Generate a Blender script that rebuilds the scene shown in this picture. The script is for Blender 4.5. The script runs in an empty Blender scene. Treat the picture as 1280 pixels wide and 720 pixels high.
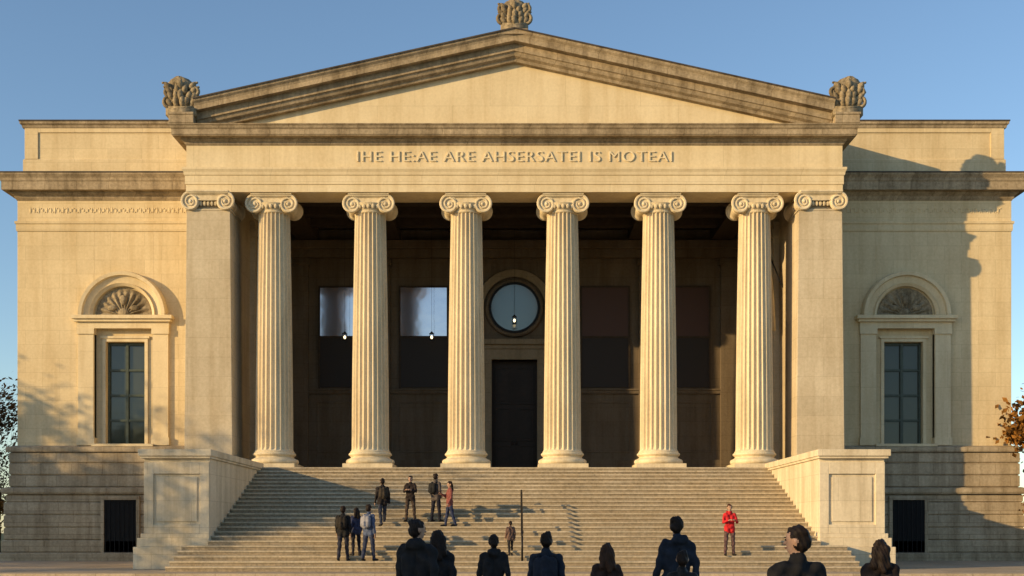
import bpy, bmesh, math, random
import numpy as np
from mathutils import Vector, Matrix
random.seed(7)
sc = bpy.context.scene
sc.view_settings.view_transform = 'Standard'
sc.view_settings.look = 'None'
sc.view_settings.exposure = 0
AZ, EL = 61.0, 13.5

# ------------------------------------------------------------ materials
def new_mat(name):
    m = bpy.data.materials.new(name); m.use_nodes = True
    nt = m.node_tree
    return m, nt, nt.nodes['Principled BSDF']
def N(nt, t, **kw):
    n = nt.nodes.new(t)
    for k, v in kw.items():
        if k in n.inputs: n.inputs[k].default_value = v
        else: setattr(n, k, v)
    return n
def L(nt, a, b): nt.links.new(a, b)
def ramp(nt, src, p0, c0, p1, c1):
    r = nt.nodes.new('ShaderNodeValToRGB')
    r.color_ramp.elements[0].position = p0; r.color_ramp.elements[0].color = (*c0, 1)
    r.color_ramp.elements[1].position = p1; r.color_ramp.elements[1].color = (*c1, 1)
    L(nt, src, r.inputs[0]); return r.outputs[0]
def mul(nt, a, b, fac=1.0):
    m = nt.nodes.new('ShaderNodeMix'); m.data_type = 'RGBA'; m.blend_type = 'MULTIPLY'
    m.inputs[0].default_value = fac
    L(nt, a, m.inputs[6]); L(nt, b, m.inputs[7]); return m.outputs[2]
def stone(name, col, brick=None, stain=0.35, dirt=0.3, rough=0.85, mortar=0.012, blockvar=0.12, bump=0.25):
    m, nt, b = new_mat(name)
    tc = N(nt, 'ShaderNodeTexCoord')
    c2 = tuple(c * 0.86 * (1.0, .97, .92)[i] for i, c in enumerate(col))
    n1 = N(nt, 'ShaderNodeTexNoise', Scale=0.45, Detail=6.0, Roughness=0.6); L(nt, tc.outputs['Object'], n1.inputs['Vector'])
    base = ramp(nt, n1.outputs['Fac'], 0.3, c2, 0.65, col)
    n2 = N(nt, 'ShaderNodeTexNoise', Scale=9.0, Detail=8.0, Roughness=0.7); L(nt, tc.outputs['Object'], n2.inputs['Vector'])
    g = 1 - dirt
    base = mul(nt, base, ramp(nt, n2.outputs['Fac'], 0.3, (g, g, g*.97), 0.62, (1, 1, 1)))
    mp = N(nt, 'ShaderNodeMapping'); mp.inputs['Scale'].default_value = (1.6, 1.6, 0.14)
    L(nt, tc.outputs['Object'], mp.inputs['Vector'])
    n3 = N(nt, 'ShaderNodeTexNoise', Scale=1.3, Detail=5.0, Roughness=0.65); L(nt, mp.outputs[0], n3.inputs['Vector'])
    g = 1 - stain
    base = mul(nt, base, ramp(nt, n3.outputs['Fac'], 0.36, (g, g*.97, g*.92), 0.56, (1, 1, 1)))
    hgt = n2.outputs['Fac']
    if brick:
        sp = N(nt, 'ShaderNodeSeparateXYZ'); L(nt, tc.outputs['Object'], sp.inputs[0])
        ad = N(nt, 'ShaderNodeMath', operation='ADD'); L(nt, sp.outputs[0], ad.inputs[0]); L(nt, sp.outputs[1], ad.inputs[1])
        cb = N(nt, 'ShaderNodeCombineXYZ'); L(nt, ad.outputs[0], cb.inputs[0]); L(nt, sp.outputs[2], cb.inputs[1])
        if brick[2] == 'top': L(nt, sp.outputs[0], cb.inputs[0]); L(nt, sp.outputs[1], cb.inputs[1])
        br = N(nt, 'ShaderNodeTexBrick'); br.offset = 0.5
        br.inputs['Scale'].default_value = 1.0
        br.inputs['Brick Width'].default_value = brick[0]; br.inputs['Row Height'].default_value = brick[1]
        br.inputs['Mortar Size'].default_value = mortar; br.inputs['Mortar Smooth'].default_value = 0.3
        v = 1 - blockvar
        br.inputs['Color1'].default_value = (v, v, v, 1); br.inputs['Color2'].default_value = (1, 1, 1, 1)
        br.inputs['Mortar'].default_value = (.6, .57, .53, 1)
        L(nt, cb.outputs[0], br.inputs['Vector'])
        base = mul(nt, base, br.outputs['Color'])
        s = N(nt, 'ShaderNodeMath', operation='MULTIPLY_ADD'); s.inputs[1].default_value = -1.6
        L(nt, br.outputs['Fac'], s.inputs[0]); L(nt, n2.outputs['Fac'], s.inputs[2]); hgt = s.outputs[0]
    bp = N(nt, 'ShaderNodeBump', Strength=bump, Distance=0.03); L(nt, hgt, bp.inputs['Height'])
    L(nt, bp.outputs[0], b.inputs['Normal'])
    L(nt, base, b.inputs['Base Color']); b.inputs['Roughness'].default_value = rough
    b.inputs['Specular IOR Level'].default_value = 0.2
    return m
def plain(name, col, rough=0.6, var=0.25, scale=6.0, metal=0.0, bump=0.1, spec=0.3):
    m, nt, b = new_mat(name)
    tc = N(nt, 'ShaderNodeTexCoord')
    n = N(nt, 'ShaderNodeTexNoise', Scale=scale, Detail=5.0); L(nt, tc.outputs['Object'], n.inputs['Vector'])
    lo = tuple(c * (1 - var) for c in col)
    L(nt, ramp(nt, n.outputs['Fac'], 0.35, lo, 0.65, col), b.inputs['Base Color'])
    bp = N(nt, 'ShaderNodeBump', Strength=bump, Distance=0.03); L(nt, n.outputs['Fac'], bp.inputs['Height'])
    L(nt, bp.outputs[0], b.inputs['Normal'])
    b.inputs['Roughness'].default_value = rough; b.inputs['Metallic'].default_value = metal
    b.inputs['Specular IOR Level'].default_value = spec
    return m
CR = (0.77, 0.63, 0.395)
M_wall = stone('limestone_wall', CR, (1.5, 0.62, 'side'), stain=.10, dirt=.12, blockvar=.07, mortar=.004, bump=.15)
M_frz = stone('limestone_frieze', (.79,.665,.44), (3.1, 1.6, 'side'), stain=.1, dirt=.11, blockvar=.05, mortar=.004, bump=.12)
M_anta = stone('limestone_anta', (.63, .54, .39), (2.6, 0.8, 'side'), stain=.14, dirt=.16, blockvar=.08, mortar=.004, bump=.12)
M_col = stone('limestone_column', (.81, .695, .485), None, stain=.2, dirt=.18)
M_base = stone('rusticated_limestone', (.56, .46, .32), (1.35, 0.515, 'side'), stain=.3, dirt=.3, blockvar=.2, mortar=.014)
M_corn = stone('weathered_cornice_stone', (.54, .43, .285), (1.4, 9.0, 'side'), stain=.38, dirt=.4, blockvar=.22, mortar=.012, bump=.5)
M_roof = stone('roof_coping_metal', (.10, .085, .075), None, stain=.4, dirt=.3, rough=.6)
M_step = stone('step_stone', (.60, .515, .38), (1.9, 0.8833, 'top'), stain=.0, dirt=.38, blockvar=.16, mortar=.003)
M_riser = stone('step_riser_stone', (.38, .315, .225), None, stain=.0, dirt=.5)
M_cheek = stone('cheek_wall_stone', (.78, .68, .5), (1.5, 0.9, 'side'), stain=.2, dirt=.15, blockvar=.06, mortar=.005)
M_orn = stone('carved_stone', (.42, .34, .22), None, stain=.5, dirt=.6, bump=1.0)
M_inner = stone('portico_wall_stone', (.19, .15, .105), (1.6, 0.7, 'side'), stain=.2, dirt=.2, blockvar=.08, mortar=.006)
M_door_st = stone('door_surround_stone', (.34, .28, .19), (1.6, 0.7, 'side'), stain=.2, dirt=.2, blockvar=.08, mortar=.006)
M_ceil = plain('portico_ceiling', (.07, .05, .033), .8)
M_frame = plain('window_frame_paint', (.07, .09, .07), .45)
M_door = plain('bronze_door', (.03, .018, .012), .45, metal=.3)
M_dark = plain('dark_interior', (.01, .01, .01), .9)
M_letter = plain('letter_stone', (.82, .69, .45), .6)
M_iron = plain('wrought_iron', (.02, .02, .022), .45, metal=.6)
M_cloth = plain('flag_cloth', (.6, .5, .34), .85, scale=3)
M_pave = stone('plaza_paving', (.55, .45, .32), (1.2, 1.2, 'top'), stain=0, dirt=.3, blockvar=.2)
M_grass = plain('grass_ground', (.07, .09, .03), .95, var=.5, scale=1.5, bump=.8)
def glass(name, col, rough=.08, metal=0.0, wav=.08, spec=.6):
    m, nt, b = new_mat(name)
    b.inputs['Base Color'].default_value = (*col, 1); b.inputs['Roughness'].default_value = rough
    b.inputs['Specular IOR Level'].default_value = spec; b.inputs['Metallic'].default_value = metal
    tc = N(nt, 'ShaderNodeTexCoord'); n = N(nt, 'ShaderNodeTexNoise', Scale=1.2); L(nt, tc.outputs['Object'], n.inputs['Vector'])
    bp = N(nt, 'ShaderNodeBump', Strength=wav, Distance=.05); L(nt, n.outputs['Fac'], bp.inputs['Height']); L(nt, bp.outputs[0], b.inputs['Normal'])
    return m
M_glass = glass('window_glass', (.045, .05, .035))
M_glass2 = glass('oculus_glass', (.15, .155, .14), .15, .7)
M_pane_bright = glass('sky_reflection_glass', (.66, .60, .62), .12, 1.0, .15)  # mirror-bright colour set to stand in for sky reflected in ordinary panes
M_pane_dark = glass('tree_reflection_glass', (.035, .027, .022), .5, 0, .1, .25)  # dark reflection of trees put into the colour of the lower panes
M_pane_red = glass('red_reflection_glass', (.09, .05, .038), .5, .3, .2, .3)  # red-brown reflection put into the pane colour, right-hand windows
def lampmat():
    m, nt, b = new_mat('lantern_glow')
    b.inputs['Emission Color'].default_value = (1, .78, .45, 1); b.inputs['Emission Strength'].default_value = 3
    return m
M_lamp = lampmat()

# ------------------------------------------------------------ mesh builder
class MB:
    def __init__(s): s.v = []; s.f = []
    def box(s, x0, x1, y0, y1, z0, z1):
        if x0 > x1: x0, x1 = x1, x0
        i = len(s.v)
        s.v += [(x0,y0,z0),(x1,y0,z0),(x1,y1,z0),(x0,y1,z0),(x0,y0,z1),(x1,y0,z1),(x1,y1,z1),(x0,y1,z1)]
        s.f += [tuple(i+k for k in q) for q in ((0,3,2,1),(4,5,6,7),(0,1,5,4),(1,2,6,5),(2,3,7,6),(3,0,4,7))]
    def grid(s, rows, close_u=False, capA=False, capB=False):
        i = len(s.v); n = len(rows[0])
        for r in rows: s.v += [tuple(p) for p in r]
        for a in range(len(rows)-1):
            for b in range(n if close_u else n-1):
                c = (b+1) % n
                s.f.append((i+a*n+b, i+a*n+c, i+(a+1)*n+c, i+(a+1)*n+b))
        if capA: s.f.append(tuple(i+b for b in reversed(range(n))))
        if capB: s.f.append(tuple(i+(len(rows)-1)*n+b for b in range(n)))
    def lathe(s, prof, c=(0,0,0), n=32, axis='z'):
        rows = []
        for r, z in prof:
            row = []
            for k in range(n):
                a = 2*math.pi*k/n
                if axis == 'z': row.append((c[0]+r*math.cos(a), c[1]+r*math.sin(a), c[2]+z))
                else: row.append((c[0]+r*math.cos(a), c[1]+z, c[2]+r*math.sin(a)))
            rows.append(row)
        s.grid(rows, True, True, True)
    def ell(s, c, r, n=12, m=8, rot=None):
        rows = []
        for j in range(m+1):
            t = math.pi*(j+.02)/(m+.04)
            row = []
            for k in range(n):
                a = 2*math.pi*k/n
                p = Vector((r[0]*math.sin(t)*math.cos(a), r[1]*math.sin(t)*math.sin(a), -r[2]*math.cos(t)))
                if rot is not None: p = rot @ p
                row.append(tuple(p + Vector(c)))
            rows.append(row)
        s.grid(rows, True, True, True)
    def tube(s, pts, rad, n=8):
        pts = [Vector(p) for p in pts]; rows = []
        for i, p in enumerate(pts):
            d = (pts[min(i+1, len(pts)-1)] - pts[max(i-1, 0)]).normalized()
            up = Vector((0,1,0)) if abs(d.y) < .9 else Vector((1,0,0))
            a = d.cross(up).normalized(); b = d.cross(a)
            r = rad[i] if isinstance(rad, (list, tuple)) else rad
            rows.append([p + a*r*math.cos(2*math.pi*k/n) + b*r*math.sin(2*math.pi*k/n) for k in range(n)])
        s.grid(rows, True, True, True)
    def sweep(s, path_fn, prof, caps=True):
        rows = [path_fn(o, z) for o, z in prof]
        s.grid(rows)
        if caps:
            i = len(s.v) - len(rows)*len(rows[0]); n = len(rows[0])
            s.f.append(tuple(i+a*n for a in range(len(rows))))
            s.f.append(tuple(i+a*n+n-1 for a in reversed(range(len(rows)))))
    def obj(s, name, mat, parent=None, bevel=0, smooth=False, loc=(0,0,0)):
        me = bpy.data.meshes.new(name); me.from_pydata(s.v, [], s.f)
        bm = bmesh.new(); bm.from_mesh(me); bmesh.ops.recalc_face_normals(bm, faces=bm.faces); bm.to_mesh(me); bm.free()
        me.materials.append(mat)
        if smooth:
            for p in me.polygons: p.use_smooth = True
        o = bpy.data.objects.new(name, me); sc.collection.objects.link(o)
        o.parent = parent; o.location = loc
        if bevel:
            b = o.modifiers.new('bevel', 'BEVEL'); b.width = bevel; b.segments = 2; b.limit_method = 'ANGLE'
        return o
def empty(name, loc=(0,0,0)):
    e = bpy.data.objects.new(name, None); sc.collection.objects.link(e); e.location = loc; e.empty_display_size = .3
    return e

B = empty('museum_building')

# ------------------------------------------------------------ columns
ZP, ZC = 4.25, 15.58
def flutes():
    mb = MB(); z0, z1 = ZP+.72, ZC-.62; H = z1-z0; nf, ns = 24, 8
    zs = [0, .03, .06, .1, .15, .2, .26] + [.26 + (H-.52)*k/22 for k in range(1, 22)] + [H-.26, H-.2, H-.15, H-.1, H-.06, H-.03, H]
    rows = []
    for z in zs:
        t = z/H
        R = .775 - .135*(t**1.6)
        if z < .12: R += .06*(1-z/.12)**2
        if H-z < .1: R += .04*(1-(H-z)/.1)**2
        e = min(z-.05, H-z-.05)/.2; e = max(0, min(1, e)); fade = math.sqrt(1-(1-e)**2)
        row = []
        for k in range(nf):
            for j in range(ns):
                p = j/ns
                if p < .2: d = 0
                else:
                    q = (p-.2)/.8; d = .098*R/.77*math.sqrt(max(0, 1-(2*q-1)**2))
                a = 2*math.pi*(k+p)/nf; r = R-d*fade
                row.append((r*math.cos(a), r*math.sin(a), z0+z))
        rows.append(row)
    mb.grid(rows, True, True, True)
    return mb
def base(mb):
    mb.box(-1.02, 1.02, -1.02, 1.02, ZP, ZP+.2)
    pr = []
    for k in range(9):
        a = -math.pi/2 + math.pi*k/8; pr.append((.9+.11*math.cos(a), .31+.11*math.sin(a)))
    pr += [(.88, .44), (.82, .47), (.8, .51), (.84, .54)]
    for k in range(7):
        a = -math.pi/2 + math.pi*k/6; pr.append((.83+.065*math.cos(a), .62+.065*math.sin(a)))
    pr += [(.83, .7), (.83, .735), (.7, .735)]
    mb.lathe(pr, (0,0,ZP), 48)
def capital(mb, half=.68, yd=.6, ech=True, R=1.0):
    z = ZC
    mb.box(-half-.16, half+.16, -yd-.14, yd+.14, z-.075, z)
    mb.box(-half-.1, half+.1, -yd-.09, yd+.09, z-.13, z-.075)
    if ech:
        mb.lathe([(.5,-.78),(.64,-.78),(.66,-.74),(.64,-.7),(.66,-.6),(.74,-.48),(.78,-.4),(.6,-.36)], (0,0,z), 40)
        for k in range(24):
            a = 2*math.pi*k/24
            mb.ell((.715*math.cos(a), .715*math.sin(a), z-.54), (.07,.07,.1), 6, 5)
    else:
        for k in range(7): mb.ell((-.45+.15*k, -yd+.08, z-.5), (.07,.08,.11), 6, 5)
    zc = z-.44*R
    mb.box(-half, half, -yd, yd, z-.36, z-.12)
    for sy in (-1, 1):
        mb.tube([(-half, sy*(yd+.015), z-.145), (half, sy*(yd+.015), z-.145)], .035, 6)
        mb.tube([(-half, sy*(yd+.015), z-.345)] + [(-half+2*half*k/8, sy*(yd+.015), z-.345-.04*math.sin(math.pi*k/8)) for k in range(1, 8)] + [(half, sy*(yd+.015), z-.345)], .035, 6)
    for sx in (-1, 1):
        mb.lathe([(.05,-yd-.02),(.33,-yd-.02),(.36,-yd+.04),(.3,-yd+.2),(.25,-.08),(.27,-.05),(.27,.05),(.25,.08),(.3,yd-.2),(.36,yd-.04),(.33,yd+.02),(.05,yd+.02)],
                 (sx*half, 0, zc), 28, 'y')
        for sy in (-1, 1):
            pts, rad = [], []
            for k in range(64):
                t = k/63; a = math.pi/2 - sx*2*math.pi*2.3*t
                r = .335*(1-t)**1.1 + .05
                pts.append((sx*half + r*math.cos(a)*1.0, sy*(yd+.035), zc + r*math.sin(a))); rad.append(.046*(1-t)+.018)
            mb.tube(pts, rad, 6)
            mb.ell((sx*half, sy*(yd+.03), zc), (.075,.06,.075), 10, 6)
cm = flutes(); base(cm); capital(cm)
col0 = cm.obj('column_1', M_col, B, loc=(-10,0,0))
for i, x in enumerate((-6,-2,2,6,10)):
    o = bpy.data.objects.new('column_%d' % (i+2), col0.data); sc.collection.objects.link(o); o.parent = B; o.location = (x,0,0)

# antae (corner piers)
for s in (-1, 1):
    mb = MB()
    xa, xb = s*11.57, s*13.45
    c = (xa+xb)/2
    rows = []
    for z, w in ((ZP+.45, .985), (ZC-.8, .89)):
        rows.append([(c-w,-.93,z),(c+w,-.93,z),(c+w,.85,z),(c-w,.85,z)])
    mb.grid(rows, True, True, True)
    mb.box(c-1.1, c+1.1, -1.06, 1.0, ZP, ZP+.22); mb.box(c-1.04, c+1.04, -1.0, .94, ZP+.22, ZP+.38); mb.box(c-1.01, c+1.01, -.96, .9, ZP+.38, ZP+.45)
    mb.box(c-.93, c+.93, -.95, .85, ZC-.8, ZC-.72)
    mb.box(c-.84, c+.84, -.78, .7, ZC-.72, ZC-.12)
    mb.obj('corner_pier_%d' % (1 if s < 0 else 2), M_anta, B, bevel=.015)
    mb = MB(); capital(mb, .7, .92, False); mb.obj('pier_capital_%d' % (1 if s < 0 else 2), M_col, B, loc=(c, -.08, 0))
    mb = MB(); mb.box(s*11.7, s*13.36, .8, 8.0, ZP, ZC+.3)
    for yy in (3.4,):
        mb.box(s*11.45, s*11.72, yy-.45, yy+.45, ZP, ZC-.2)
        mb.box(s*11.38, s*11.74, yy-.52, yy+.52, ZC-.9, ZC-.55)
    mb.obj('portico_side_wall_%d' % (1 if s < 0 else 2), M_anta, B, bevel=.01)

# ------------------------------------------------------------ portico entablature
XE, YF = 13.45, -.82
def upath(o, z): return [(-XE-o, 2.9, z), (-XE-o, YF-o, z), (XE+o, YF-o, z), (XE+o, 2.9, z)]
mb = MB()
mb.sweep(upath, [(-1.55, ZC), (0, ZC), (0, ZC+.3), (.035, ZC+.31), (.035, ZC+.66), (.07, ZC+.68), (.09, ZC+.8), (.14, ZC+.9), (.14, ZC+.985), (-.02, ZC+1.0), (-1.55, ZC+1.0)])
mb.obj('architrave', M_frz, B)
mb = MB(); mb.sweep(upath, [(-1.55, ZC+.99), (-.01, ZC+.99), (-.01, 17.5), (-1.55, 17.5)]); mb.obj('frieze', M_frz, B)
mb = MB()
mb.sweep(upath, [(-1.5, 17.48), (.0, 17.48), (.05, 17.53), (.06, 17.6), (.16, 17.68), (.18, 17.74), (.44, 17.745), (.44, 17.79), (.47, 17.79), (.47, 18.02), (.5, 18.04), (.53, 18.12), (.58, 18.17), (.58, 18.2), (-1.5, 18.23)])
mb.obj('horizontal_cornice', M_corn, B)
mb = MB(); mb.box(-11.7, 11.7, .7, 8.0, 16.35, 17.4)
for x in (-10,-6,-2,2,6,10): mb.box(x-.5, x+.5, .7, 8.0, 15.75, 16.35)
for y in (2.4, 4.2, 6.0): mb.box(-11.7, 11.7, y-.25, y+.25, 15.95, 16.349)
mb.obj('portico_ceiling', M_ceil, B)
# pediment
SL = .2186; ZA = 22.0; XR = 12.98
def zr(x): return ZA - SL*abs(x)
mb = MB()
yt = -.55
mb.v += [(-13.3, yt, 18.2), (13.3, yt, 18.2), (0, yt, 18.2+13.3*SL*1.0), (-13.3, yt+1, 18.2), (13.3, yt+1, 18.2), (0, yt+1, 18.2+13.3*SL)]
mb.f += [(0,1,2), (5,4,3), (0,2,5,3), (2,1,4,5), (0,3,4,1)]
mb.obj('pediment_tympanum', M_frz, B)
prof1 = [(.62, 0), (.60, -.08), (.53, -.16), (.5, -.24), (.5, -.42), (.4, -.43), (.22, -.44), (-.6, -.44), (-.6, 0)]
prof2 = [(.24, -.43), (.24, -.72), (.18, -.74), (.12, -.88), (.0, -.95), (-.04, -1.06), (-.6, -1.06), (-.6, -.43)]
for nm, pr, mt in (('raking_cornice', prof1, M_corn), ('raking_bed_mould', prof2, M_corn)):
    mb = MB()
    for s in (-1, 1):
        xe = XR if nm == 'raking_cornice' else 12.96
        rows = []
        for x in [xe*k/14 for k in range(15)]:
            rows.append([(s*x, YF-o, zr(x)+dz) for o, dz in pr])
        mb.grid(rows, True, True, True)
    mb.obj(nm, mt, B)
mb = MB()
for s in (-1, 1):
    rows = []
    for x in (0, XR+.02):
        z = zr(x)
        rows.append([(s*x, YF-.66, z+.06), (s*x, 27, z+.06), (s*x, 27, z), (s*x, YF-.66, z+.003)])
    mb.grid(rows, True, True, True)
    rows = []
    for x in (XR+.02, 13.9):
        z = zr(x)
        rows.append([(s*x, .2, z+.06), (s*x, 27, z+.06), (s*x, 27, z), (s*x, .2, z)])
    mb.grid(rows, True, True, True)
mb.obj('gable_roof', M_roof, B)
mb = MB(); mb.box(-13.4, 13.4, .6, 26.9, 17.45, 18.2)
mb.v += [(-13.85, .6, 18.2), (13.85, .6, 18.2), (13.85, .6, 18.9), (0, .6, 21.9), (-13.85, .6, 18.9), (-13.85, 26.8, 18.2), (13.85, 26.8, 18.2), (13.85, 26.8, 18.9), (0, 26.8, 21.9), (-13.85, 26.8, 18.9)]
k = len(mb.v)-10
mb.f += [tuple(k+i for i in q) for q in ((0,1,2,3,4),(9,8,7,6,5),(0,5,6,1),(1,6,7,2),(2,7,8,3),(3,8,9,4),(4,9,5,0))]
mb.obj('attic_body', M_wall, B)

# acroteria: solid carved blocks (palmette leaves wrapped round a core)
def acroterion(name, x, y, z, hgt, wid, lean=0):
    mb = MB()
    mb.box(-wid*.5, wid*.5, -.42, .42, -.1, .2); mb.box(-wid*.44, wid*.44, -.36, .36, .2, .3)
    rows = []
    H_ = hgt-.3
    for j in range(15):
        u = j/14
        wv = wid*.5*(.72+.34*math.sin(math.pi*(u*.9+.12)))*(1 if u < .72 else math.sqrt(max(.02, 1-((u-.72)/.3)**2)))
        row = []
        for k in range(28):
            a = 2*math.pi*k/28
            g = 1+.10*math.cos(9*a+2*u)+.05*math.sin(7*u*6)
            row.append((wv*math.cos(a)*g+lean*.16*u*u, .32*(1-.45*u)*math.sin(a)*g, .28+H_*u))
        rows.append(row)
    mb.grid(rows, True, True, True)
    rnd = random.Random(int(x*10)+3)
    for lv, (zz, n, ln) in enumerate(((.3,5,.5),(.55,5,.5),(.8,4,.45),(1.0,3,.42))):
        zz *= hgt/1.62
        for i in range(n):
            t = (i/(n-1)-.5)*2 + rnd.gauss(0,.06)
            pts, rad = [], []
            for k in range(6):
                u = k/5
                pts.append((t*wid*(.3+.22*u)+lean*.16*(zz/hgt)**2, -.26-.1*math.sin(u*3.0)+.12*abs(t), zz+ln*hgt/1.6*u*(1-.2*abs(t))))
                rad.append(.11*math.sin(math.pi*(.2+.72*u))*wid)
            pts.append((pts[-1][0]+.05*t, pts[-1][1]-.09, pts[-1][2]-.05)); rad.append(.05)
            mb.tube(pts, rad, 7)
    for s in (-1, 1):
        for zz, rr in ((.42,.2),(.85,.15)):
            pts = []; rad = []
            for k in range(24):
                u = k/23; aa = -math.pi/2+2*math.pi*1.5*u; r = rr*wid*(1-u)+.02
                pts.append((s*(.42*wid+r*math.cos(aa)), -.25, zz+rr*.6+r*math.sin(aa))); rad.append(.07*wid*(1-.5*u))
            mb.tube(pts, rad, 6)
    return mb.obj(name, M_orn, B, smooth=True, loc=(x, y, z))
acroterion('apex_acroterion', 0, -.95, 22.0, 1.4, 1.12)
acroterion('corner_acroterion_1', -13.52, -.95, 18.62, 1.62, 1.2, -1)
acroterion('corner_acroterion_2', 13.52, -.95, 18.62, 1.62, 1.2, 1)
mb = MB()
for s in (-1, 1):
    mb.box(s*12.99, s*14.0, -1.38, .19, 18.22, 18.56); mb.box(s*12.985, s*14.04, -1.41, .195, 18.56, 18.66)
    mb.box(s*13.0, s*13.95, .1, .6, 18.22, 18.9)
mb.box(-.55, .55, -1.42, -.3, 21.8, 22.03)
mb.obj('acroterion_plinths', M_corn, B, bevel=.02)

# inscription
cu = bpy.data.curves.new('inscription', 'FONT'); cu.body = "IHE HE:AE ARE AHSERSATEI IS MOTEAI"
cu.size = .62; cu.extrude = .03; cu.offset = -.004; cu.space_character = 1.12; cu.align_x = 'CENTER'
to = bpy.data.objects.new('tmp', cu); sc.collection.objects.link(to)
bpy.context.view_layer.update()
me = bpy.data.meshes.new_from_object(to.evaluated_get(bpy.context.evaluated_depsgraph_get()))
bpy.data.objects.remove(to)
xs = [v.co.x for v in me.vertices]; cx = (min(xs)+max(xs))/2; w = max(xs)-min(xs)
for v in me.vertices: v.co.x = (v.co.x-cx)*12.9/w
me.materials.clear(); me.materials.append(M_letter)
io = bpy.data.objects.new('inscription', me); sc.collection.objects.link(io); io.parent = B
io.rotation_euler = (math.pi/2, 0, 0); io.location = (0, YF-.008, 16.82)

# ------------------------------------------------------------ portico back wall with door and oculus
mb = MB()
YB = 8.0
mb.box(-11.7, -1.1, YB, 9, ZP, 16.3); mb.box(1.1, 11.7, YB, 9, ZP, 16.3); mb.box(-1.1, 1.1, YB, 9, 10.0, 16.3)
for x, w in ((-10.4,.42), (-6.45,.42), (-2.35,.36), (2.35,.36), (6.45,.42), (10.4,.42)):
    mb.box(x-w, x+w, YB-.22, YB+.01, ZP, 14.9); mb.box(x-w-.08, x+w+.08, YB-.3, YB+.01, 14.55, 14.8); mb.box(x-w-.08, x+w+.08, YB-.3, YB+.01, ZP, ZP+.45)
for x0, x1 in ((-11.7,-1.6), (1.6,11.7)):
    mb.box(x0, x1, YB-.12, YB+.01, 8.35, 8.6); mb.box(x0, x1, YB-.17, YB+.01, 8.5, 8.57)
    mb.box(x0, x1, YB-.1, YB+.01, ZP, ZP+.9)
mb.box(-11.7, 11.7, YB-.35, YB+.01, 14.9, 15.3); mb.box(-11.7, 11.7, YB-.5, YB+.01, 15.3, 15.7)
for xc in (-8.4, -4.4, 4.4, 8.4):
    for a, b_, c, d in ((-1.2,1.2,5.5,5.58), (-1.2,1.2,7.9,7.98), (-1.2,-1.12,5.58,7.9), (1.12,1.2,5.58,7.9)):
        mb.box(xc+a, xc+b_, YB-.04, YB+.01, c, d)
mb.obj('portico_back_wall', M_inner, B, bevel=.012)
mb = MB()
mb.box(-1.5, -1.1, YB-.2, 8.6, ZP, 10.0); mb.box(1.1, 1.5, YB-.2, 8.6, ZP, 10.0); mb.box(-1.5, 1.5, YB-.2, 8.6, 10.0, 10.5)
mb.box(-1.62, 1.62, YB-.28, YB, 10.5, 10.7); mb.box(-1.8, 1.8, YB-.45, YB, 10.7, 10.95)
rows = []
for k in range(33):
    a = math.pi*k/32
    rows.append([(r*math.cos(a), y, 12.5+r*math.sin(a)) for r, y in ((1.5,YB-.02),(1.5,YB-.16),(1.85,YB-.2),(1.9,YB-.02))])
mb.grid(rows)
mb.box(-1.9, -1.5, YB-.18, YB, 10.95, 12.5); mb.box(1.5, 1.9, YB-.18, YB, 10.95, 12.5)
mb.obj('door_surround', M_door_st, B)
mb = MB(); mb.lathe([(1.2,0),(1.2,-.16),(1.3,-.22),(1.4,-.16),(1.42,0)], (0,YB,12.5), 48, 'y'); mb.obj('oculus_ring', M_inner, B, smooth=True)
mb = MB(); mb.lathe([(1.19,.0),(1.19,-.21)], (0,YB,12.5), 48, 'y'); mb.obj('oculus_glass', M_glass2, B)
mb = MB()
rows = []
for k in range(49):
    a = 2*math.pi*k/48
    rows.append([(r*math.cos(a), y, 12.5+r*math.sin(a)) for r, y in ((1.12,YB-.2),(1.12,YB-.25),(1.22,YB-.25),(1.22,YB-.05))])
mb.grid(rows); mb.obj('oculus_frame', M_iron, B)
mb = MB()
mb.box(-1.1, 1.1, 8.42, 8.5, ZP, 10.0)
for s in (-1, 1):
    for z0, z1 in ((4.6,5.9), (6.1,7.7), (7.9,9.7)):
        x0, x1 = s*.14, s*.96
        x0, x1 = min(x0,x1), max(x0,x1)
        for a in ((x0,x1,z0,z0+.07),(x0,x1,z1-.07,z1),(x0,x0+.07,z0+.07,z1-.07),(x1-.07,x1,z0+.07,z1-.07)): mb.box(a[0],a[1],8.36,8.425,a[2],a[3])
        mb.box(x0+.15, x1-.15, 8.38, 8.425, z0+.15, z1-.15)
    mb.ell((s*.1, 8.34, 6.0), (.035,.05,.1))
mb.box(-.02, .02, 8.37, 8.425, ZP, 10)
mb.obj('entrance_door', M_door, B)
mb = MB(); mb.box(-11.7, 11.7, 9.0, 26.8, 0, 17.45); mb.obj('main_hall', M_wall, B)
# tall gallery windows between the pilasters
for i, (x, up) in enumerate(((-8.3, M_pane_bright), (-4.4, M_pane_bright), (4.4, M_pane_red), (8.3, M_pane_red))):
    mb = MB(); mb.box(x-1.12, x+1.12, YB-.06, YB-.02, 11.15, 13.5); mb.obj('gallery_window_pane_%d' % (i+1), up, B)
    mb = MB(); mb.box(x-1.12, x+1.12, YB-.06, YB-.02, 8.66, 11.05); mb.obj('gallery_window_lower_pane_%d' % (i+1), M_pane_dark, B)
    mb = MB()
    mb.box(x-1.2, x-1.12, YB-.1, YB+.005, 8.6, 13.58); mb.box(x+1.12, x+1.2, YB-.1, YB+.005, 8.6, 13.58)
    mb.box(x-1.12, x+1.12, YB-.1, YB+.005, 13.5, 13.58); mb.box(x-1.12, x+1.12, YB-.1, YB+.005, 11.05, 11.15)
    mb.obj('gallery_window_frame_%d' % (i+1), M_ceil, B)

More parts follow.
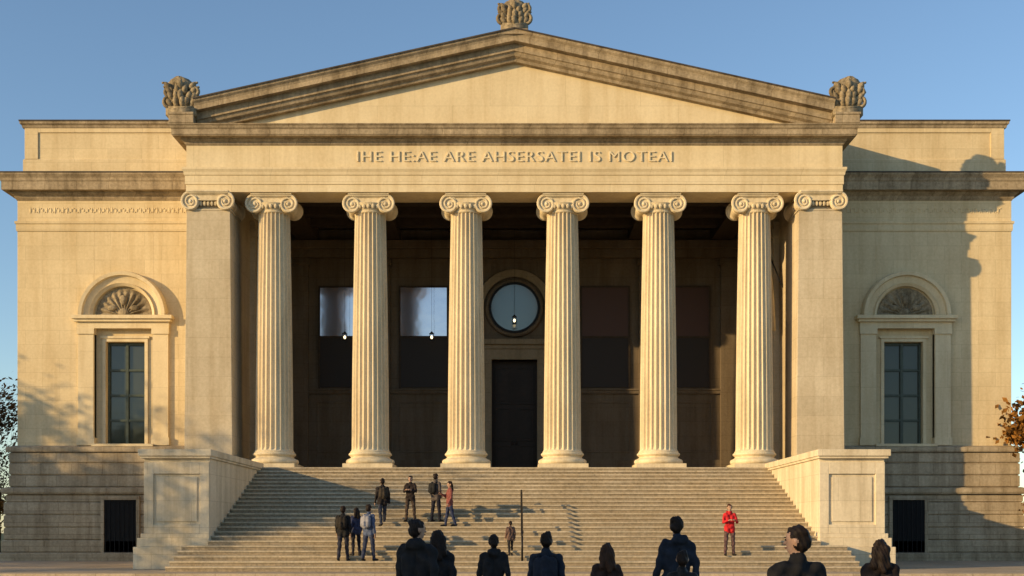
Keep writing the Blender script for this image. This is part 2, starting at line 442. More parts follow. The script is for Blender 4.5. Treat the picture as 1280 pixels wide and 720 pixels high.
# ------------------------------------------------------------ wings
def lpath(s, X, Y, x_in=13.36):
    return lambda o, z: [(s*x_in, Y-o, z), (s*(X+o), Y-o, z), (s*(X+o), 26.9, z)]
WY = 2.8; WX = 21.9
for s in (-1, 1):
    tag = '_%d' % (1 if s < 0 else 2)
    xc = s*17.2
    mb = MB()
    def sb(a, b_, y0, y1, z0, z1): mb.box(s*a, s*b_, y0, y1, z0, z1)
    sb(13.36, 15.9, WY, 3.5, 5.4, 16.6); sb(18.5, WX, WY, 3.5, 5.4, 16.6)
    sb(15.9, 18.5, WY, 3.5, 10.65, 16.6)
    sb(15.9, 16.35, 3.0, 3.5, 5.4, 10.65); sb(18.05, 18.5, 3.0, 3.5, 5.4, 10.65); sb(16.35, 18.05, 3.0, 3.5, 10.05, 10.65)
    sb(WX-.6, WX-.001, 3.5, 26.8, 5.4, 16.6)
    sb(13.36, WX-.7, 26.2, 26.8, 0, 16.6)
    mb.obj('wing_wall'+tag, M_wall, B, bevel=.008)
    mb = MB(); prof = [(-.5, 0)]
    steps = [(.62, .75), (.5, 1.3), (.42, 1.85), (.42, 2.4), (.42, 2.95), (.36, 3.3)]
    z = 0
    for o, zt in steps:
        prof += [(o-.06, z+.0), (o, z+.05), (o, zt-.05), (o-.06, zt)]; z = zt
    prof += [(.48, 3.32), (.52, 3.4), (.52, 3.55), (.3, 3.62)]
    z = 3.62
    for o, zt in ((.26, 4.15), (.26, 4.68), (.26, 5.15)):
        prof += [(o-.06, z), (o, z+.05), (o, zt-.05), (o-.06, zt)]; z = zt
    prof += [(.34, 5.17), (.36, 5.25), (.36, 5.36), (.1, 5.45), (-.5, 5.46)]
    mb.sweep(lpath(s, WX, WY), prof)
    mb.obj('wing_base'+tag, M_base, B)
    mb = MB()
    x0, x1 = sorted((xc-.85, xc+.85)); yb_ = WY-.5
    mb.box(x0, x1, yb_-.07, yb_+.1, 3.05, 3.22); mb.box(x0, x0+.15, yb_-.05, yb_+.1, .7, 3.05); mb.box(x1-.15, x1, yb_-.05, yb_+.1, .7, 3.05)
    mb.obj('basement_window_frame'+tag, M_base, B, bevel=.01)
    mb = MB(); mb.box(x0+.15, x1-.15, yb_+.0, yb_+.1, .76, 3.05); mb.obj('basement_window'+tag, M_dark, B)
    mb = MB()
    for k in range(7): mb.box(x0+.2+k*.2, x0+.22+k*.2, yb_-.03, yb_-.005, .76, 3.05)
    mb.obj('basement_grille'+tag, M_iron, B)
    mb = MB()
    mb.sweep(lpath(s, WX, WY), [(-.4, 14.9), (.03, 14.9), (.05, 15.0), (.05, 15.2), (.09, 15.22), (.1, 15.32), (.01, 15.36), (-.4, 15.36)])
    mb.obj('wing_architrave'+tag, M_wall, B)
    mb = MB()
    mb.sweep(lpath(s, WX, WY), [(-.4, 16.25), (.02, 16.25), (.08, 16.35), (.1, 16.42), (.22, 16.52), (.24, 16.6), (.5, 16.6), (.5, 16.95), (.53, 16.98), (.55, 17.1), (.64, 17.24), (.64, 17.3), (-.4, 17.42)])
    mb.obj('wing_cornice'+tag, M_corn, B)
    mb = MB(); mb.sweep(lpath(s, WX, WY), [(-.4, 17.35), (.67, 17.305), (.67, 17.35), (-.4, 17.46)]); mb.obj('cornice_flashing'+tag, M_roof, B)
    # worn carved band
    mb = MB(); r = random.Random(5)
    for k in range(40):
        xx = s*(14.3+k*.18)
        h = .07+.08*r.random()
        mb.ell((xx, WY-.0, 15.82), (.045, .03, h), 8, 6)
        mb.ell((xx+.09, WY-.0, 15.82+(.08 if k % 2 else -.08)), (.05, .03, .04), 6, 5)
    mb.obj('carved_frieze_band'+tag, M_wall, B)
    AY = 2.98; AX = 21.65
    mb = MB()
    mb.sweep(lpath(s, AX, AY), [(-.5, 17.36), (.06, 17.36), (.06, 18.1), (.0, 18.14), (.0, 19.5), (-.5, 19.5)])
    for a, b_ in ((13.5, 14.1), (21.05, 21.64)): mb.box(s*a, s*b_, AY-.05, AY+.1, 18.13, 19.5)
    mb.box(s*14.1, s*21.05, AY-.05, AY+.1, 19.3, 19.5)
    mb.obj('attic_wall'+tag, M_wall, B, bevel=.01)
    mb = MB(); mb.sweep(lpath(s, AX, AY), [(-.5, 19.5), (.08, 19.5), (.1, 19.6), (.17, 19.66), (.17, 19.76), (-.5, 19.79)]); mb.obj('attic_coping'+tag, M_corn, B)
    mb = MB(); mb.sweep(lpath(s, AX, AY), [(-.6, 19.75), (.2, 19.765), (.2, 19.82), (-.6, 19.86)]); mb.box(s*13.36, s*(AX-.4), 3.5, 26.5, 19.6, 19.7); mb.obj('attic_roof'+tag, M_roof, B)
    mb = MB()
    for q in (-1, 1):
        a, b_ = sorted((xc+q*1.3, xc+q*1.98))
        mb.box(a, b_, WY-.14, WY+.2, 5.45, 10.6); mb.box(a-.04, b_+.04, WY-.2, WY+.2, 10.35, 10.6); mb.box(a-.05, b_+.05, WY-.2, WY+.2, 5.46, 5.8)
        a, b_ = sorted((xc+q*.86, xc+q*1.0)); mb.box(a, b_, 2.93, 3.1, 5.46, 10.06)
    mb.box(xc-1.0, xc+1.0, 2.93, 3.1, 10.06, 10.2); mb.box(xc-1.08, xc+1.08, 2.88, 3.1, 10.2, 10.3)
    mb.box(xc-2.02, xc+2.02, WY-.17, WY+.1, 10.6, 10.88); mb.box(xc-2.12, xc+2.12, WY-.3, WY+.1, 10.88, 11.0); mb.box(xc-2.2, xc+2.2, WY-.4, WY+.1, 11.0, 11.15)
    rows = []
    for k in range(41):
        a = math.pi*k/40
        rows.append([(xc+r_*math.cos(a), y, 11.15+r_*math.sin(a)) for r_, y in ((1.3,WY+.0),(1.3,WY-.2),(1.42,WY-.3),(1.44,WY-.18),(1.72,WY-.26),(1.75,WY-.38),(1.9,WY-.4),(1.95,WY-.25),(1.95,WY+.05))])
    mb.grid(rows)
    mb.obj('arched_window_surround'+tag, M_frz, B)
    mb = MB(); rows = []
    nseg = 88
    for k in range(nseg+1):
        a = math.pi*k/nseg
        fl = .5+.5*math.cos(a*22)
        row = []
        for j in range(9):
            u = j/8; r_ = .22+1.0*u
            row.append((xc+r_*math.cos(a), WY-.02-.1*fl*math.sin(math.pi*min(1,u*.9+.08))-.02, 11.17+r_*math.sin(a)))
        rows.append(row)
    mb.grid(rows)
    mb.ell((xc, WY-.06, 11.3), (.25,.12,.2)); mb.ell((xc-.5, WY-.1, 11.5), (.2,.1,.13)); mb.ell((xc+.5, WY-.1, 11.5), (.2,.1,.13)); mb.ell((xc, WY-.12, 11.85), (.16,.1,.22))
    mb.obj('shell_tympanum'+tag, M_orn, B)
    mb = MB(); mb.box(xc-.85, xc+.85, 3.3, 3.36, 5.46, 10.05); mb.obj('window_glass'+tag, M_glass, B)
    mb = MB()
    for a, b_ in ((-.86,-.76),(-.06,.06),(.76,.86)): mb.box(xc+a, xc+b_, 3.2, 3.3, 5.46, 10.05)
    for z in (5.46, 6.55, 7.66, 8.78, 9.93):
        mb.box(xc-.76, xc-.06, 3.215, 3.3, z, z+.1); mb.box(xc+.06, xc+.76, 3.215, 3.3, z, z+.1)
    mb.obj('window_frame'+tag, M_frame, B)
    mb = MB(); mb.box(xc-1.35, xc+1.35, 2.5, 3.3, 5.4, 5.52); mb.obj('window_sill'+tag, M_frz, B, bevel=.01)

# ------------------------------------------------------------ podium, steps, cheek walls
mb = MB(); mb.box(-10.25, 10.25, -1.3, 8.05, 0, ZP); mb.box(-13.9, -10.25, -1.29, 3.3, 0, ZP-.004); mb.box(10.25, 13.9, -1.29, 3.3, 0, ZP-.004)
mb.box(-11.8, 11.8, 3.3, 8.04, 0, ZP-.004)
mb.obj('podium', M_base, B)
NS = 24; y0, y1 = -11.9, -1.3; rise = (ZP-.4)/NS; run = (y1-y0)/NS
mb = MB(); mr = MB()
for k in range(NS):
    zb = .4+rise*k
    ya = y0+run*k
    rr = random.Random(k); x = -10.24 if k > 4 else -11.0
    xe = -x
    mr.box(x+.01, xe-.01, ya+.035, ya+run+.06, zb-.03, zb+rise-.055)
    while x < xe-.01:
        w = 1.9+.8*rr.random()
        x2 = x+w if x+w < xe-.6 else xe
        dz = (rr.random()-.5)*.006; dy = (rr.random()-.5)*.012
        mb.box(x+.001, x2-.001, ya+dy, ya+run+.05, zb+rise-.06, zb+rise+dz); x = x2
mb.obj('stair_treads', M_step, B, bevel=.01)
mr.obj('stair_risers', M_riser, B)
mb = MB()
for k in range(NS): mb.box(-10.2, 10.2, y0+run*k+.08, -1.31, .4+rise*k-.1 if k else .38, .4+rise*(k+1)-.07)
mb.obj('stair_core', M_step, B)
for s in (-1, 1):
    mb = MB()
    a, b_ = 10.25, 12.45
    mb.box(s*a, s*b_, -9.35, -1.32, .4, 4.12)
    mb.box(s*(a-.06), s*(b_+.1), -9.5, -1.34, 4.12, 4.2); mb.box(s*(a-.1), s*(b_+.16), -9.56, -1.36, 4.2, 4.42)
    for x0, x1, z0, z1 in ((a+.0,a+.32,1.6,4.0),(b_-.32,b_,1.6,4.0),(a+.32,b_-.32,1.6,1.9),(a+.32,b_-.32,3.6,4.0)):
        mb.box(s*x0, s*x1, -9.42, -9.3, z0, z1)
    mb.box(s*(a+.42), s*(b_-.42), -9.39, -9.3, 2.0, 3.5)
    mb.box(s*(a-.03), s*(b_+.3), -9.62, -1.4, .4, 1.15); mb.box(s*(a-.02), s*(b_+.2), -9.52, -1.4, 1.15, 1.45); mb.box(s*(a-.01), s*(b_+.1), -9.46, -1.4, 1.45, 1.6)
    mb.obj('cheek_wall_%d' % (1 if s < 0 else 2), M_cheek, B, bevel=.015)

T = MB(); T.box(-23.4, 23.4, -13.5, 2.0, .004, .4); T.box(-23.7, 23.7, -13.9, -13.5, .004, .2)
T.obj('stone_terrace', M_pave, None, bevel=.02)
G = MB(); G.v = [(-1500,-1500,0),(1500,-1500,0),(1500,1500,0),(-1500,1500,0)]; G.f = [(0,1,2,3)]; G.obj('grass_ground', M_grass)
G = MB(); G.v = [(-36,-75,.004),(36,-75,.004),(36,-13.6,.004),(-36,-13.6,.004)]; G.f = [(0,1,2,3)]; G.obj('plaza_pavement', M_pave)

# ------------------------------------------------------------ handrail
H = empty('stair_handrail', (0.25, 0, 0))
def zst(y): return .4 + (y-y0)/(y1-y0)*(ZP-.4)
def ztread(y): return .4 + rise*(math.floor((y-y0)/run)+1)
mb = MB()
mb.tube([(0, -11.25, zst(-11.1)+.82), (0, -11.1, zst(-11.1)+.95), (0, -7.0, zst(-7.0)+.95), (0, -6.85, zst(-7.0)+.85)], .035, 8)
for y in (-11.1, -9.05, -7.0):
    mb.tube([(0, y, ztread(y)-.02), (0, y, zst(y)+.95)], .033, 8)
mb.obj('rails', M_iron, H, smooth=True)

# ------------------------------------------------------------ lanterns, flag
for i, (x, z) in enumerate(((-8.1, 10.95), (-3.95, 10.95), (0, 11.75))):
    e = empty('hanging_lantern', (x, 7.1, z))
    mb = MB(); mb.tube([(0,0,.2),(0,0,16.3-z)], .006, 5); mb.box(-.11,.11,-.11,.11,.15,.18); mb.box(-.09,.09,-.09,.09,-.17,-.14)
    for a in (-1,1):
        for c in (-1,1): mb.box(a*.09-.008, a*.09+.008, c*.09-.008, c*.09+.008, -.14, .15)
    mb.lathe([(.1,.18),(.02,.28)], (0,0,0), 8)
    mb.obj('frame', M_iron, e)
    mb = MB(); mb.ell((0,0,0), (.06,.06,.08)); mb.obj('bulb', M_lamp, e, smooth=True)
F = empty('furled_flag', (11.7, 2.2, 12.9))
mb = MB(); mb.tube([(0,0,-.6),(-.95,-.1,1.6)], .035, 8); mb.ell((-.95,-.1,1.66), (.07,.07,.07)); mb.obj('pole', M_iron, F)
mb = MB(); rows = []
for k in range(20):
    u = k/19; cx_ = -.9+.55*u*u*.6; cz = 1.5-4.0*u
    rr_ = .07+.24*math.sin(math.pi*min(1,.1+u*.75))
    rows.append([(cx_+(rr_+.05*math.cos(5*a))*math.cos(a), -.1+(rr_+.05*math.cos(5*a+u*2))*.7*math.sin(a), cz) for a in [2*math.pi*j/30 for j in range(30)]])
mb.grid(rows, True, True, True); mb.obj('cloth', M_cloth, F, smooth=True)

# ------------------------------------------------------------ people
def capsule(mb, a, b, ra, rb, n=14):
    a, b = Vector(a), Vector(b); d = b-a; ln = d.length
    d = d.normalized() if ln > 1e-5 else Vector((0,0,1))
    up = Vector((0,1,0)) if abs(d.y) < .9 else Vector((1,0,0))
    u = d.cross(up).normalized(); w = d.cross(u)
    rows = []
    for k in range(7):
        t = math.pi/2*(k+.15)/6.15
        rows.append((a - d*ra*math.cos(t), ra*math.sin(t)))
    for k in range(7):
        t = math.pi/2*(1-(k/6.15))
        rows.append((b + d*rb*math.cos(t), rb*math.sin(t)))
    mb.grid([[c + u*r*math.cos(2*math.pi*j/n) + w*r*math.sin(2*math.pi*j/n) for j in range(n)] for c, r in rows], True, True, True)
matcache = {}
def cloth(col, rough=.85):
    k = tuple(round(c, 3) for c in col)
    if k not in matcache: matcache[k] = plain('fabric_%d' % len(matcache), col, rough, var=.35, scale=9, bump=.5, spec=.15)
    return matcache[k]
skc = {}
def plain_skin(c):
    if c not in skc: skc[c] = plain('skin_%d' % len(skc), c, .5, var=.12, scale=14, bump=.05)
    return skc[c]
def person(px_x, y, top_z_or_h, face=0, stride=.0, topc=(.022,.022,.024), botc=(.02,.02,.025), hair=(.02,.013,.01), long_hair=False,
           bag=None, skirt=False, arms='walk', hat=None, female=False, z=None, skin=(.42,.26,.18), head_yaw=0, hood=False, coat=False, slim=1.0):
    x = (px_x-643)/1458*(48.6+y)
    h = top_z_or_h
    zz = z if z is not None else .004
    P = []
    def cap(a, b_, ra, rb, l): P.append((Vector(a), Vector(b_), ra, rb, l))
    w = (.88 if female else .97)*slim
    st = stride
    for s in (-1, 1):
        f = st*s
        hip = Vector((s*.095, 0, .92))
        L1, L2 = .44, .42
        a1 = f*.55 + (0 if st else s*.06); a2 = a1 - (abs(f)*.5 if f < 0 else 0) - (0 if st else .05)
        spread = 0 if st else s*.035
        knee = hip + Vector((s*.005+spread, math.sin(a1)*L1, -math.cos(a1)*L1))
        ank = knee + Vector((spread*.6, math.sin(a2)*L2, -math.cos(a2)*L2))
        cap(hip, knee, .093, .066, 'bot'); cap(knee, ank, .066, .052, 'bot')
        pitch = 0 if f >= 0 else -.5*abs(f)
        toe = ank + Vector((s*.03, .17, -.045+pitch*.12))
        cap(ank+Vector((0,-.02,-.035)), toe, .047, .036, 'shoe')
    cap((-.07,0,.95), (.07,0,.95), .125*w+.01, .125*w+.01, 'top' if not skirt else 'bot')
    for s in (-1, 1):
        cap((s*.06*w, .0, .98), (s*.095*w, .0, 1.29), .115*w, .114*w, 'top')
        cap((s*.04, -.02, 1.385), (s*.165*w, -.01, 1.40), .075, .068, 'top')
        cap((s*.075, 0, .86), (s*.065, 0, 1.0), .128*w, .12*w, 'top')
        if coat: cap((s*.08, 0, .62), (s*.075, 0, .95), .14, .13, 'top')
    if skirt:
        cap((0,0,.95), (0,0,.62), .15, .2, 'bot')
    cap((0,-.015,1.4), (0,.005,1.53), .066, .053, 'skin')
    cap((0,-.015,1.42), (0,-.01,1.475), .085, .07, 'top')
    if hood: cap((-.05,-.09,1.46), (.05,-.09,1.46), .068, .068, 'top')
    cy, sy_ = math.cos(head_yaw), math.sin(head_yaw)
    def hd(v): return Vector((v[0]*cy - v[1]*sy_, v[0]*sy_ + v[1]*cy, v[2]))
    cap(hd((0,.03,1.575)), hd((0,.01,1.645)), .054, .08, 'skin')
    cap(hd((0,-.02,1.64)), hd((0,.015,1.655)), .077, .077, 'skin')
    cap(hd((0,.092,1.635)), hd((0,.108,1.61)), .011, .015, 'skin')
    for s in (-1, 1): cap(hd((s*.08,-.005,1.61)), hd((s*.085,-.01,1.638)), .011, .015, 'skin')
    cap(hd((0,-.035,1.625)), hd((0,-.012,1.672)), .083, .083, 'hair'); cap(hd((0,.025,1.7)), hd((0,-.03,1.685)), .058, .074, 'hair')
    for s in (-1, 1): cap(hd((s*.04,-.03,1.7)), hd((s*.055,.02,1.675)), .042, .033, 'hair')
    cap(hd((.02,.0,1.735)), hd((-.03,-.06,1.71)), .04, .046, 'hair')
    if long_hair:
        for s in (-1, 0, 1): cap(hd((s*.05,-.055,1.64)), hd((s*.08,-.09,1.42)), .062, .045, 'hair')
        cap(hd((.0,-.08,1.6)), hd((.03,-.12,1.36)), .06, .035, 'hair')
    if hat: cap(hd((0,-.005,1.7)), hd((0,-.01,1.68)), .1, .1, 'hat')
    hands = []
    for s in (-1, 1):
        sh = Vector((s*.19*w, -.01, 1.385))
        sw = -st*s*.45
        if arms == 'raise' and s == 1:
            el = sh + Vector((.09,.1,-.22)); wr = el + Vector((-.1,.2,.1))
        elif arms == 'both' :
            el = sh + Vector((s*.07,.08,-.25)); wr = el + Vector((-s*.12,.2,.06))
        elif arms == 'pocket':
            el = sh + Vector((s*.09,-.07,-.27)); wr = el + Vector((-s*.07,.15,-.16))
        else:
            el = sh + Vector((s*.05, math.sin(sw)*.28-.02, -math.cos(sw)*.28)); wr = el + Vector((s*.01, math.sin(sw+.35)*.25, -math.cos(sw+.35)*.25))
        cap(sh, el, .063, .05, 'top'); cap(el, wr, .05, .038, 'top')
        hands.append((s, wr, (wr-el).normalized()))
    if bag:
        cap((-.09,-.2,1.12), (-.09,-.19,1.33), .085, .08, 'bag'); cap((.09,-.2,1.12), (.09,-.19,1.33), .085, .08, 'bag'); cap((0,-.22,1.08), (0,-.21,1.36), .09, .075, 'bag')
        cap((0,-.28,1.12), (0,-.28,1.2), .06, .05, 'bag')
        for s in (-1, 1):
            cap((s*.11,-.12,1.43), (s*.12,.07,1.42), .03, .03, 'bag'); cap((s*.12,.1,1.40), (s*.13,.11,1.2), .03, .03, 'bag')
    mb = MB()
    for a, b_, ra, rb, l in P: capsule(mb, a, b_, ra, rb)
    me = bpy.data.meshes.new('tmp'); me.from_pydata([tuple(v) for v in mb.v], [], mb.f)
    bm = bmesh.new(); bm.from_mesh(me); bmesh.ops.recalc_face_normals(bm, faces=bm.faces); bm.to_mesh(me); bm.free()
    o = bpy.data.objects.new('person', me); sc.collection.objects.link(o)
    rm = o.modifiers.new('r', 'REMESH'); rm.mode = 'VOXEL'; rm.voxel_size = .013; rm.use_smooth_shade = True
    sm = o.modifiers.new('s', 'SMOOTH'); sm.iterations = 3; sm.factor = .5
    bpy.context.view_layer.update()
    body = bpy.data.meshes.new_from_object(o.evaluated_get(bpy.context.evaluated_depsgraph_get()))
    o.modifiers.clear()
    labels = ['top','bot','shoe','skin','hair','bag','hat']
    nv = len(body.vertices); co = np.empty(nv*3); body.vertices.foreach_get('co', co); co = co.reshape(-1, 3)
    best = np.full(nv, 1e9); lab = np.zeros(nv, int)
    for a, b_, ra, rb, l in P:
        a_, bb = np.array(a), np.array(b_); d = bb-a_; t = np.clip(((co-a_)@d)/max(1e-9, d@d), 0, 1)
        ds = np.linalg.norm(co-(a_+t[:,None]*d), axis=1) - (ra+(rb-ra)*t)
        if l == 'top': ds = ds-.004
        m_ = ds < best; best[m_] = ds[m_]; lab[m_] = labels.index(l)
    r = random.Random(int(px_x))
    ph = r.random()*6
    dn = np.empty(nv*3); body.vertices.foreach_get('normal', dn); dn = dn.reshape(-1, 3)
    amp = np.where((lab == 0) | (lab == 1), .006, np.where(lab == 4, .004, 0))
    disp = amp*(np.sin(co[:,2]*38+co[:,0]*25+ph)+np.sin(co[:,2]*17-co[:,0]*40+co[:,1]*30+ph*2))
    disp += np.where(lab == 4, .004*np.sin(co[:,0]*150+co[:,2]*60+ph), 0)
    co2 = co + dn*disp[:,None]
    mats = [cloth(topc), cloth(botc), cloth((.02,.018,.016), .5), plain_skin(skin), cloth(hair, .6), cloth(bag or (.02,.02,.02)), cloth(hat or (.02,.02,.02))]
    vs = [tuple(v) for v in co2]; fs = []; mi = []
    for p in body.polygons:
        vv = list(p.vertices); fs.append(tuple(vv)); mi.append(int(np.bincount(lab[vv]).argmax()))
    def addmb(m2, idx):
        k = len(vs); vs.extend(tuple(v) for v in m2.v)
        for f in m2.f: fs.append(tuple(i+k for i in f)); mi.append(idx)
    for s, wr, d in hands:
        m2 = MB()
        side = Vector((0,1,0)) - d*d.y; side.normalize(); nrm = d.cross(side).normalized()
        rot = Matrix((side, nrm, d)).transposed()
        m2.ell(wr+d*.05, (.04, .018, .055), 10, 8, rot)
        m2.tube([wr-d*.03, wr, wr+d*.03], [.028,.026,.026], 8)
        inn = nrm*(-s if nrm.x > 0 else s)
        for i, (o_, l_) in enumerate(((-.03,.062),(-.01,.075),(.01,.082),(.03,.072))):
            b0 = wr+d*.085+side*o_; b1 = b0+d*l_*.5+inn*.006; b2 = b1+d*l_*.35+inn*.022; b3 = b2+d*l_*.15+inn*.02
            m2.tube([b0,b1,b2,b3], [.0095,.009,.008,.005], 6)
        t0 = wr+d*.03+side*.032; m2.tube([t0, t0+d*.03+side*.022+inn*.008, t0+d*.06+side*.03+inn*.016], [.012,.011,.007], 6)
        addmb(m2, 3)
    for s in (-1, 1):
        m2 = MB(); m2.ell(hd((s*.033,.08,1.645)), (.013,.008,.008), 8, 6); addmb(m2, 7)
        m2 = MB(); m2.ell(hd((s*.033,.083,1.665)), (.018,.006,.004), 8, 6); addmb(m2, 4)
    m2 = MB(); m2.ell(hd((0,.082,1.578)), (.024,.008,.007), 8, 6); addmb(m2, 8)
    fm = bpy.data.meshes.new('person'); fm.from_pydata(vs, [], fs)
    for m_ in mats: fm.materials.append(m_)
    fm.materials.append(cloth((.01,.01,.01), .3)); fm.materials.append(cloth((.3,.1,.08), .6))
    fm.polygons.foreach_set('material_index', mi); fm.polygons.foreach_set('use_smooth', [True]*len(fs))
    fm.update()
    o.data = fm
    minz = min(v[2] for v in vs)
    sc_ = h/1.765
    o.scale = (sc_,)*3
    o.location = (x, y, zz - minz*sc_)
    o.rotation_euler = (0, 0, face)
    return o
def tr(y): return ztread(y)
R = math.radians
person(478, -8.0, 1.68, face=R(20), stride=.35, z=tr(-8.0), topc=(.03,.025,.025), botc=(.05,.055,.075), bag=(.05,.04,.03))
person(513, -7.9, 1.60, face=R(170), arms='both', z=tr(-7.9), topc=(.03,.022,.02), botc=(.07,.05,.04), female=True)
person(545, -7.7, 1.68, face=R(-40), arms='pocket', z=tr(-7.7), topc=(.10,.085,.08), botc=(.02,.02,.03), bag=(.02,.02,.02))
person(562, -8.1, 1.56, face=R(110), arms='raise', stride=.3, z=tr(-8.1), topc=(.24,.08,.07), botc=(.04,.05,.10), female=True, long_hair=True)
person(429, -11.2, 1.76, face=R(-8), stride=.3, z=tr(-11.2), topc=(.02,.02,.022), botc=(.035,.035,.05), arms='walk', bag=(.03,.025,.02))
person(445, -10.7, 1.55, face=R(35), z=tr(-10.7), topc=(.05,.06,.12), botc=(.02,.02,.03), female=True, long_hair=True)
person(461, -11.3, 1.80, face=R(-25), stride=.3, z=tr(-11.3), topc=(.10,.13,.22), botc=(.04,.05,.09), bag=(.3,.3,.34), female=True)
person(912, -10.9, 1.66, face=R(185), z=tr(-10.9), topc=(.6,.03,.035), botc=(.12,.07,.07), arms='both', hair=(.08,.03,.015), female=True, hood=True)
person(638, -10.6, 1.12, face=R(20), z=tr(-10.6), topc=(.16,.10,.08), botc=(.03,.03,.03), stride=.2)
person(522, -34.2, 1.82, face=R(-12), stride=.5, head_yaw=R(-50), hood=True)
person(547, -33.0, 1.68, face=R(8), stride=.4, female=True, long_hair=True)
person(617, -30.4, 1.62, face=R(5), stride=.5, topc=(.022,.022,.024), hood=True)
person(683, -33.0, 1.66, face=R(-6), stride=.5, topc=(.024,.03,.045), bag=(.022,.026,.038))
person(758, -34.0, 1.50, face=R(6), stride=.3, female=True, long_hair=True, topc=(.04,.024,.02), hair=(.05,.025,.015))
person(846, -32.5, 1.88, face=R(18), stride=.5, topc=(.022,.028,.042), botc=(.02,.02,.03), head_yaw=R(-30), hood=True)
person(853, -35.2, 1.42, face=R(-10), stride=.2, topc=(.02,.018,.016), female=True)
person(996, -39.4, 1.70, face=R(10), stride=.4, topc=(.018,.018,.02), head_yaw=R(55), hair=(.015,.01,.008))
person(1100, -35.6, 1.57, face=R(-10), stride=.4, female=True, long_hair=True, topc=(.02,.015,.015))

# ------------------------------------------------------------ trees
M_bark = plain('bark', (.06,.042,.03), .95, var=.4, scale=12, bump=1)
def leafmat(name, c1, c2):
    m, nt, b = new_mat(name)
    oi = N(nt, 'ShaderNodeTexCoord'); n = N(nt, 'ShaderNodeTexNoise', Scale=1.4, Detail=3.0); L(nt, oi.outputs['Object'], n.inputs['Vector'])
    L(nt, ramp(nt, n.outputs['Fac'], .35, c1, .65, c2), b.inputs['Base Color']); b.inputs['Roughness'].default_value = .8
    b.inputs['Specular IOR Level'].default_value = .1
    return m
M_green = leafmat('leaves_green', (.035,.05,.015), (.09,.10,.03))
M_autumn = leafmat('leaves_autumn', (.10,.05,.012), (.34,.15,.03))
M_sparse = leafmat('leaves_sparse', (.02,.018,.01), (.06,.04,.02))
def tree_mesh(name, seed, h, spread, leaves, leafm, size=.16, depth=5):
    r = random.Random(seed); mb = MB(); tips = []
    def br(p, d, ln, rad, lev):
        pts = [p]; rads = [rad]; q = p.copy(); dd = d.copy()
        for k in range(4):
            dd = (dd + Vector((r.gauss(0,.13), r.gauss(0,.13), r.gauss(.03,.07)))).normalized()
            q = q + dd*ln/4; pts.append(q.copy()); rads.append(rad*(1-.45*(k+1)/4))
        mb.tube(pts, rads, 7 if lev < 2 else 4)
        if lev >= 2: tips.extend(pts[1:])
        if lev < depth:
            for i in range(3 if lev else 5):
                a = r.random()*6.283; e = r.uniform(.35, .95)*spread
                side = Vector((math.cos(a), math.sin(a), .25)).normalized()
                nd = (dd*(1-e*.5)+side*e).normalized()
                k = r.choice((2,3,4)) if i else 4
                br(pts[k], nd, ln*r.uniform(.6,.82), rads[k]*.68, lev+1)
    br(Vector((0,0,-.1)), Vector((0,0,1)), h*.3, h*.024, 0)
    nb = len(mb.f)
    for i in range(leaves):
        t = r.choice(tips); p = t + Vector((r.gauss(0,.38), r.gauss(0,.38), r.gauss(0,.33)))
        if p.z < 1.5: continue
        n = Vector((r.gauss(0,1), r.gauss(0,1), r.gauss(.4,1))).normalized(); u = n.orthogonal().normalized(); v = n.cross(u); s_ = size*r.uniform(.6,1.4)
        k = len(mb.v); mb.v += [tuple(p-u*s_), tuple(p+v*s_*.55), tuple(p+u*s_), tuple(p-v*s_*.55)]; mb.f.append((k,k+1,k+2,k+3))
    me = bpy.data.meshes.new(name); me.from_pydata([tuple(v) for v in mb.v], [], mb.f)
    me.materials.append(M_bark); me.materials.append(leafm)
    me.polygons.foreach_set('material_index', [0]*nb+[1]*(len(mb.f)-nb)); me.update()
    zmax = max(v.co.z for v in me.vertices); k = h/zmax
    xs_ = sorted(v.co.x for v in me.vertices); mid = (xs_[len(xs_)//20] + xs_[-len(xs_)//20])/2
    for v in me.vertices: v.co.x -= mid*min(1, max(0, v.co.z/4)); v.co *= k
    return me
def reach(me):   # how far the crown reaches to the -x side and the +x side
    xs_ = [v.co.x for v in me.vertices]; return -min(xs_), max(xs_)
t_aut = tree_mesh('autumn_tree', 3, 13, .9, 15000, M_autumn)
t_grn = tree_mesh('leafy_tree', 11, 13, .95, 9000, M_green, .24, 4)
t_bare = tree_mesh('bare_tree', 21, 12, .85, 3200, M_sparse, .11)
def put(me, nm, x, y, s=1, r=0):
    o = bpy.data.objects.new(nm, me); sc.collection.objects.link(o); o.location = (x,y,0); o.scale = (s,)*3; o.rotation_euler = (0,0,r); return o
la, ra_ = reach(t_aut); lb, rb_ = reach(t_bare)
put(t_aut, 'autumn_tree', 20.75+la*.8, .2, .8, 0)
put(t_aut, 'autumn_tree', max(24.0, 20.95+ra_*.45), .6, .45, math.pi)
put(t_aut, 'autumn_tree', max(24.0, 21.1+la*.36), 1.0, .36, .0)
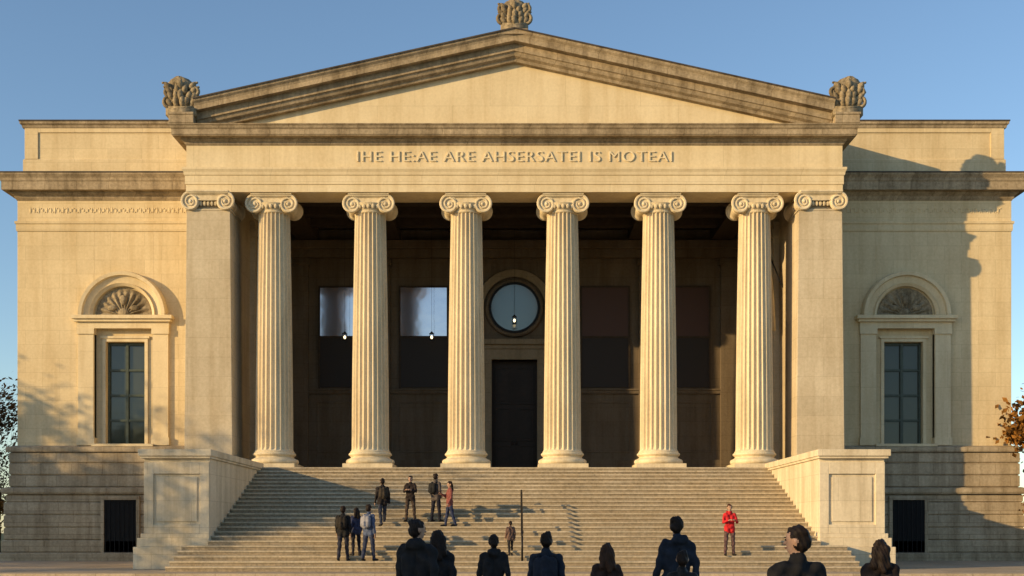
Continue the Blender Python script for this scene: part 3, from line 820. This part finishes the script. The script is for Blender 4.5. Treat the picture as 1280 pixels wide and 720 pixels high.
put(t_aut, 'autumn_tree', 38, 6, 1.0, 2)
put(t_bare, 'bare_tree', -22.3-rb_*.85, 5.5, .85, 0); put(t_bare, 'bare_tree', -36, 20, 1.1, 3); put(t_bare, 'bare_tree', -22.7-lb*.55, 8.0, .55, math.pi)
put(t_aut, 'autumn_tree', -22.6-ra_*.3, 3.4, .3, 0)
for i, (x, y, s) in enumerate(((-50,-13,1.15), (-28,-40,.85), (-24,-48,.85), (-21,-56,.8), (-33,-47,1.0), (-27,-62,.9))):
    put(t_grn, 'leafy_tree', x, y, s, i*1.3)
put(t_bare, 'bare_tree', -45, -10.5, 1.4, 0); put(t_bare, 'bare_tree', -46, -18.0, 1.5, 2); put(t_bare, 'bare_tree', -40, -21, 1.2, 4)

# ------------------------------------------------------------ light, sky, camera
w = bpy.data.worlds.new('World'); sc.world = w; w.use_nodes = True
nt = w.node_tree; bg = nt.nodes['Background']
sky = nt.nodes.new('ShaderNodeTexSky'); sky.sky_type = 'NISHITA'; sky.sun_disc = False
sky.sun_elevation = math.radians(EL); sky.sun_rotation = math.radians(180+AZ)
sky.air_density = 1.0; sky.dust_density = .3; sky.ozone_density = 2.3
nt.links.new(sky.outputs[0], bg.inputs[0]); bg.inputs[1].default_value = .19
sd = bpy.data.lights.new('sun', 'SUN'); sd.energy = 5.6; sd.angle = math.radians(.5); sd.color = (1, .70, .34)
so = bpy.data.objects.new('sun', sd); sc.collection.objects.link(so)
a, e = math.radians(AZ), math.radians(EL)
dirv = Vector((-math.sin(a)*math.cos(e), -math.cos(a)*math.cos(e), math.sin(e)))
so.rotation_euler = dirv.to_track_quat('Z', 'Y').to_euler(); so.location = dirv*80
cd = bpy.data.cameras.new('camera'); cam = bpy.data.objects.new('camera', cd); sc.collection.objects.link(cam); sc.camera = cam
cam.location = (0, -48.6, 1.65); cam.rotation_euler = (math.pi/2, 0, 0)
cd.sensor_width = 36; cd.lens = 1458/1280*36
cd.shift_y = (665-360)/1280; cd.shift_x = -(643-640)/1280
cd.clip_end = 4000
